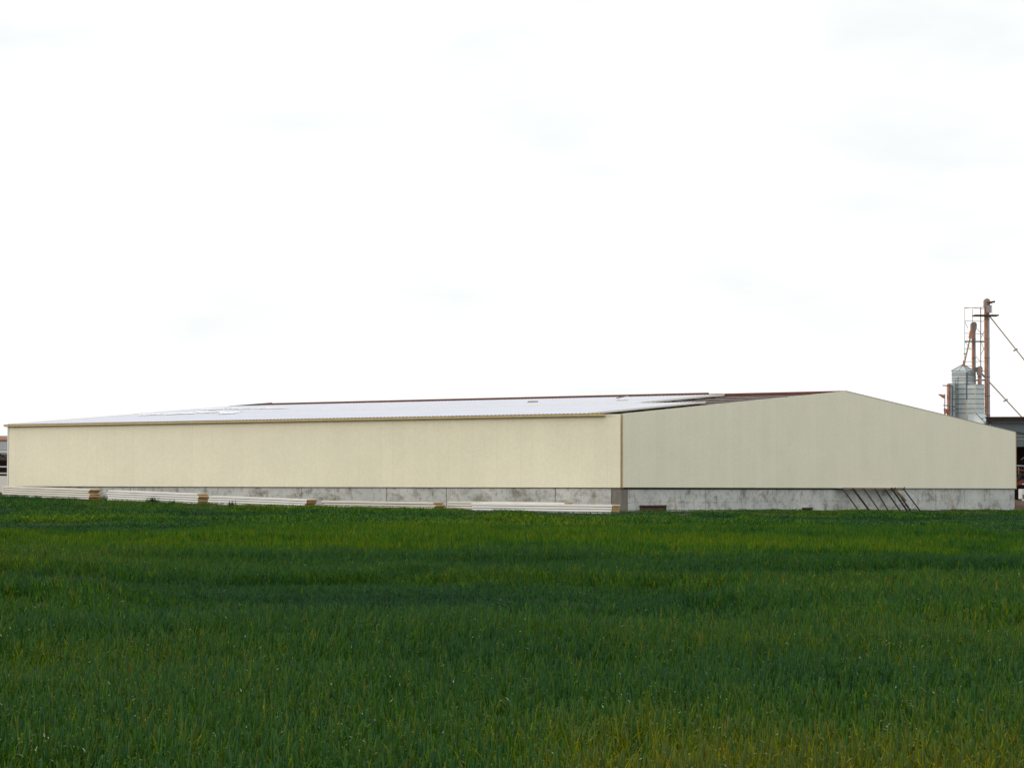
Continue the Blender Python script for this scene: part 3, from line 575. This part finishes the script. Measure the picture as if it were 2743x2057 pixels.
# guy pipes to the right
for (a, b, lab) in ((((2649,840,0)), ((2790,1016,-2)), 'upper tan overhead grain pipe slanting right from the tallest elevator'), (((2649,1016,-.2)), ((2740,1113,-2)), 'lower tan grain pipe slanting down to the slate barn roof')):
    t = thing('overhead_pipe', lab, 'pipe', P(*a), 0, 'slanting pipes right of the elevator'); MB().bar(P(*a)-t.location, P(*b)-t.location, .13, .13, 8).build('pipe', M['guy'], t)
    mA, mB = P(*a).lerp(P(*b), .52), None; MB().bar(mA-t.location+Vector((-.3,0,-.1)), mA-t.location+Vector((.12,0,.12)), .16).build('bracket', M['thin'], t)
# the dryer itself
dr = thing('grain_dryer', 'galvanised grain dryer with a peaked bin roof and ladders', 'grain dryer', (P(2585,1100).x, YD-1.2, GZR))
s_, an = 1.72, math.radians(37.8)
def rot(x, y, a=an): return (x*math.cos(a)-y*math.sin(a), x*math.sin(a)+y*math.cos(a))
zt = P(0, 993, -1.2).z-GZR; zap = P(0, 975, -1.2).z-GZR; zs = P(0, 1030, -1.2).z-GZR
# square column with its front edge at the origin; the left face runs back to the left, the right face back to the right
e1 = (-1.40, 1.06); e2 = (1.08, 1.38)
sq = [(0,0), e2, (e1[0]+e2[0], e1[1]+e2[1]), e1]
def scaled(poly, k):
    c = (sum(p[0] for p in poly)/4, sum(p[1] for p in poly)/4); return [(c[0]+(p[0]-c[0])*k, c[1]+(p[1]-c[1])*k) for p in poly]
MB().prism(sq, 0, zt).build('bin_body', M['galv'], dr)
ov = scaled(sq, 1.07); c4 = (sum(p[0] for p in sq)/4, sum(p[1] for p in sq)/4); q = MB(); ring = []
for i in range(4):
    a, b = ov[i], ov[(i+1)%4]; ring += [a, ((a[0]+b[0])/2, (a[1]+b[1])/2)]
q.v = [(x, y, zt-.02+(0.0 if i%2==0 else .06)) for i, (x, y) in enumerate(ring)]+[(c4[0], c4[1], zap)]; q.f = [(i, (i+1)%8, 8) for i in range(8)]+[tuple(reversed(range(8)))]
rf = q.build('bin_roof', M['galv'], dr)
q = MB()
for i in range(8): q.bar((ring[i][0], ring[i][1], zt+.01), (c4[0], c4[1], zap+.02), .05)
q.build('roof_ridge', M['galv_dark'], rf)
for yy in (1000, 1005, 1013, 1019, 1029, 1042, 1056, 1069, 1082, 1095, 1107):
    z_ = P(0, yy, -1.2).z-GZR; MB().prism(scaled(sq, 1.03), z_-.028, z_+.028).build('ring_band', M['seam'], dr)
MB().box((-.09, -.16, 0), (.09, -.01, zt-.2)).build('corner_post', M['galv_dark'], dr)
MB().box((-.10, -.20, 0), (.06, -.165, P(0,1072).z-GZR)).build('corner_post', M['cream_trim'], dr)
# right annex
f1 = (.79, -.35); ax = [(.02, -.22), (.76, -.85), (1.85, .05), (1.1, .9)]
MB().prism(ax, P(0,1110).z-GZR, zs).build('annex_body', M['galv'], dr)
for yy in (1031, 1043, 1056, 1069, 1082, 1095, 1108):
    z_ = P(0, yy, -1.2).z-GZR; MB().prism(scaled(ax, 1.025), z_-.025, z_+.025).build('ring_band', M['seam'], dr)
MB().bar((.76, -.88, P(0,1110).z-GZR), (.76, -.88, zs), .06).build('corner_post', M['cream_trim'], dr)
zb_ = P(0,1109).z-GZR; zl = P(0,1137).z-GZR
MB().prism([(.0,-.5), (1.6,-2.1), (2.7,-.4), (1.8,1.2)], zl, zb_, [(.04,-.25), (.78,-.88), (1.87,.04), (1.12,.9)]).build('flared_hood', M['galv'], dr)
MB().bar((1.25,-1.55, (zl+zb_)/2), (2.32,-.18,(zl+zb_)/2), .06).build('ring_band', M['seam'], dr)
MB().bar((.78,-.9,zb_), (1.6,-2.13,zl), .05).build('ring_band', M['seam'], dr)
# ladders and pipes on the left face
bars(dr, 'ladder_rail', 'galv_dark', [((2560,1012,-1.8),(2560,1125,-1.8)), ((2566.5,1004,-1.8),(2566.5,1125,-1.8)), ((2552,1028,-1.6),(2552,1125,-1.6))], .06)
bars(dr, 'rung', 'seam', [((2552,y,-1.7),(2567,y+1,-1.9)) for y in range(1008, 1118, 6)], .04)
bars(dr, 'vertical_pipe', 'galv', [((2547,1028,-1.4),(2547,1125,-1.4))], .15)
# left annex with hoods and platforms
lx0 = P(2530,0,-.6).x-dr.location.x; lx1 = P(2547,0,-.6).x-dr.location.x
MB().box((lx0, .3, 0), (lx1, 1.2, P(0,1028).z-GZR)).build('fan_housing', M['galv'], dr)
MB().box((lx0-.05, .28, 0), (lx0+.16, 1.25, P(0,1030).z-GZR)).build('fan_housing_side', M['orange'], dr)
for yy in (1051, 1057, 1070, 1090, 1100):
    z_ = P(0, yy).z-GZR; MB().box((lx0-.02, .24, z_-.03), (lx1+.02, .298, z_+.03)).build('ring_band', M['seam'], dr)
bars(dr, 'platform', 'galv_dark', [((2525,1027,-1.5),(2552,1028,-1.5)), ((2527,1080,-1.3),(2552,1082,-1.3))], .10)
bars(dr, 'post', 'galv_dark', [((2531,1050,-1.5),(2531,1107,-1.5)), ((2545,1028,-1.6),(2545,1107,-1.6)), ((2551,1028,-1.6),(2551,1110,-1.6))], .08)
q = MB(); A_, B_, C_, = P(2517,1050,-.8), P(2532,1052,-.8), P(2532,1061,-.8)
for p in (A_, B_, C_): p -= dr.location
dy_ = Vector((0, 1.0, 0)); q.v = [tuple(v) for v in (A_, B_, C_, A_+dy_, B_+dy_, C_+dy_)]; q.f = [(0,1,2), (5,4,3), (0,1,4,3), (1,2,5,4), (2,0,3,5)]; q.build('air_hood', M['orange'], dr)
q = MB(); A_, B_, C_, = P(2532,1088,-.8), P(2544,1094,-.8), P(2534,1104,-.8)
for p in (A_, B_, C_): p -= dr.location
q.v = [tuple(v) for v in (A_, B_, C_, A_+dy_, B_+dy_, C_+dy_)]; q.f = [(0,1,2), (5,4,3), (0,1,4,3), (1,2,5,4), (2,0,3,5)]; q.build('air_hood', M['orange'], dr)
# ------------------------------------------------------------------ slate barn on the right (open below)
YB = 246.
bn = thing('slate_barn', 'dark slate grey open sided barn behind the right end of the cream shed', 'barn', (pt(2655,1300,YB).x, YB, GZR), -.21)
def Z(py, Y=YB): return pt(2720, py, Y).z-GZR
MB().box((-.4, -.5, Z(1125)), (26, .0, Z(1113))).build('fascia', M['fascia'], bn)
MB().hexa([(-.5,-.6,Z(1113)+.003),(26,-.6,Z(1113)+.003),(26,18,Z(1113)+.1),(-.5,18,Z(1113)+.1),(-.5,-.6,Z(1113)+.1),(26,-.6,Z(1113)+.1),(26,18,Z(1113)+.25),(-.5,18,Z(1113)+.25)]).build('roof', M['rust'], bn)
MB().box((0, .0, Z(1190)), (26, .1, Z(1125)-.003)).build('upper_wall', M['slate'], bn)
MB().box((1.4, -.03, Z(1128)), (1.46, -.003, Z(1113)-.02)).build('seam', M['pale'], bn)
MB().box((0, .15, 0), (.15, 18, Z(1126))).build('side_wall', M['slate'], bn)
MB().box((0, 16, 0), (26, 16.1, Z(1126))).build('back_wall', M['brown_dark'], bn)
for zz in (1161, 1170.5): MB().box((2, -.07, Z(zz)-.03), (26, -.003, Z(zz)+.03)).build('rail', M['leg_grey'], bn)
q = MB().bar((2.2, -.12, Z(1149)), (6, -.12, Z(1172)), .08); q.build('diagonal_cable', M['fascia'], bn)
for px in (2733, 2860): MB().box((pt(px,0,YB).x-bn.location.x-.06, -.1, 0), (pt(px,0,YB).x-bn.location.x+.06, .1, Z(1190))).build('post', M['galv'], bn)
MB().bar((3.0,-.03,Z(1225)),(3.9,-.03,Z(1205)),.05).build('brace', M['thin'], bn)
def BX(px): return pt(px, 0, YB-1.5).x
# machinery under the barn
hv = thing('tillage_machine', 'rusty red farm implement in the shade under the slate barn', 'farm implement', (BX(2728), YB-1.0, GZR)); r3 = random.Random(2)
def Zm(py): return pt(2730, py, YB-1.0).z-GZR
MB().box((-1.2, -.2, Zm(1292)), (1.0, 1.2, Zm(1278))).build('frame', M['red'], hv)
for k in range(7): x = -1.0+k*.3; MB().bar((x, -.25, Zm(1278)), (x+r3.uniform(-.1,.1), .1, Zm(1238+r3.uniform(-6, 12))), .09).build('tine', M[['red','rust','thin','dark'][k%4]], hv)
for zz in (1240, 1251, 1262): MB().bar((-1.0, -.3, Zm(zz)), (.9, -.28, Zm(zz+r3.uniform(-4,4))), .12).build('crossbar', M[['red','leg_grey','rust'][zz%3]], hv)
MB().bar((-.55,-.35,Zm(1280)),(-.15,-.35,Zm(1262)),.35,.35,8).build('wheel', M['tyre'], hv)
MB().bar((-.9,-.3,Zm(1299)),(-.9,1,Zm(1299)),.5,.5,12).build('wheel', M['tyre'], hv)
yf = thing('yellow_machine', 'yellow machine frame at the right edge under the slate barn', 'machine', (BX(2742), YB-1.6, GZR))
MB().box((-.14, 0, 0), (0.0, .12, Zm(1264))).build('upright', M['yellow'], yf); MB().box((-.14, 0, Zm(1269)), (1.4, .12, Zm(1264)+.003)).build('top_beam', M['yellow'], yf)
MB().box((1.3, 0, 0), (1.42, .12, Zm(1270))).build('upright', M['yellow'], yf); MB().box((0.02, .13, .4), (1.28, .6, Zm(1280))).build('body', M['wood'], yf)
fn = thing('yard_fence', 'white rail fence in front of the red implement under the barn', 'fence', (BX(2716), YB-3.2, GZR))
MB().box((0, 0, Zm(1291)), (5, .06, Zm(1288.5))).build('rail', M['pale'], fn)
for x in (.3, 2.6, 4.9): MB().box((x-.04, .065, 0), (x+.04, .13, Zm(1288))).build('post', M['pale'], fn)
tl = thing('parked_trailer', 'pale and teal low trailer with a white bumper bar right of the plinth', 'trailer', (pt(2724,0,232).x, 232, .3))
def Zt(py): return pt(2730, py, 232).z-.3
MB().box((0, 0, Zt(1330)), (3.5, 1.6, Zt(1303))).build('body', M['pale'], tl, .03)
MB().box((0, -.12, Zt(1334)), (3.5, -.01, Zt(1330.5))).build('bumper', M['white'], tl)
for a, b, c_, d_ in ((.05,.45,1329,1318), (.3,.6,1322,1314), (.55,.9,1330,1316)): MB().box((a, -.03, Zt(c_)), (b, -.004, Zt(d_))).build('side_panel', M['teal'], tl)
for x in (.6, 2.8): MB().bar((x, .1, .28), (x, .35, .28), .56, .56, 16).build('wheel', M['tyre'], tl)
# ------------------------------------------------------------------ old barn behind the left end
YL = 236.
lb = thing('old_barn', 'old open fronted barn with a grey sheet roof behind the left end of the shed', 'barn', (pt(0,1300,YL).x-14, YL, GZR))
def Zl(py): return pt(10, py, YL).z-GZR
W_ = 22.
MB().hexa([(0,-.6,Zl(1214)),(W_,-.6,Zl(1214)),(W_,4,Zl(1190)),(0,4,Zl(1190)),(0,-.6,Zl(1214)+.1),(W_,-.6,Zl(1214)+.1),(W_,4,Zl(1190)+.1),(0,4,Zl(1190)+.1)]).build('roof', M['asb'], lb)
MB().hexa([(0,4.05,Zl(1190)+.05),(W_,4.05,Zl(1190)+.05),(W_,11,Zl(1173)),(0,11,Zl(1173)),(0,4.05,Zl(1190)+.3),(W_,4.05,Zl(1190)+.3),(W_,11,Zl(1173)+.2),(0,11,Zl(1173)+.2)]).build('upper_roof', M['rust_roof'], lb)
MB().box((0, -.72, Zl(1220)), (W_, -.61, Zl(1214)+.02)).build('fascia', M['pale'], lb)
MB().box((0, -.55, Zl(1223)), (W_, -.4, Zl(1220)-.003)).build('eave_beam', M['dark_wood'], lb)
for px in (-200, -90, 4.5, 120): x = pt(px,0,YL).x-lb.location.x; MB().box((x-.11, -.3, 0), (x+.11, -.1, Zl(1223)-.003)).build('post', M['dark_wood'], lb)
x = pt(9,0,YL).x-lb.location.x; MB().bar((x, -.2, Zl(1223)), (x+.6, -.2, Zl(1234)), .1).build('brace', M['dark_wood'], lb)
MB().box((0, 6, 0), (W_, 6.1, Zl(1236))).build('back_wall', M['brown_dark'], lb)
MB().box((0, 6.15, Zl(1236)), (W_, 6.25, Zl(1221))).build('back_panel', M['pale'], lb)
MB().box((0, -.32, Zl(1241)), (W_, -.305, Zl(1238))).build('rail', M['dark_wood'], lb)
for zz in (1256.5, 1274): MB().box((0, -.36, Zl(zz)-.06), (W_, -.31, Zl(zz)+.06)).build('rail', M['pale'], lb)
MB().box((0, -.5, 0), (W_, -.37, Zl(1281))).build('low_wall', M['ivory'], lb)
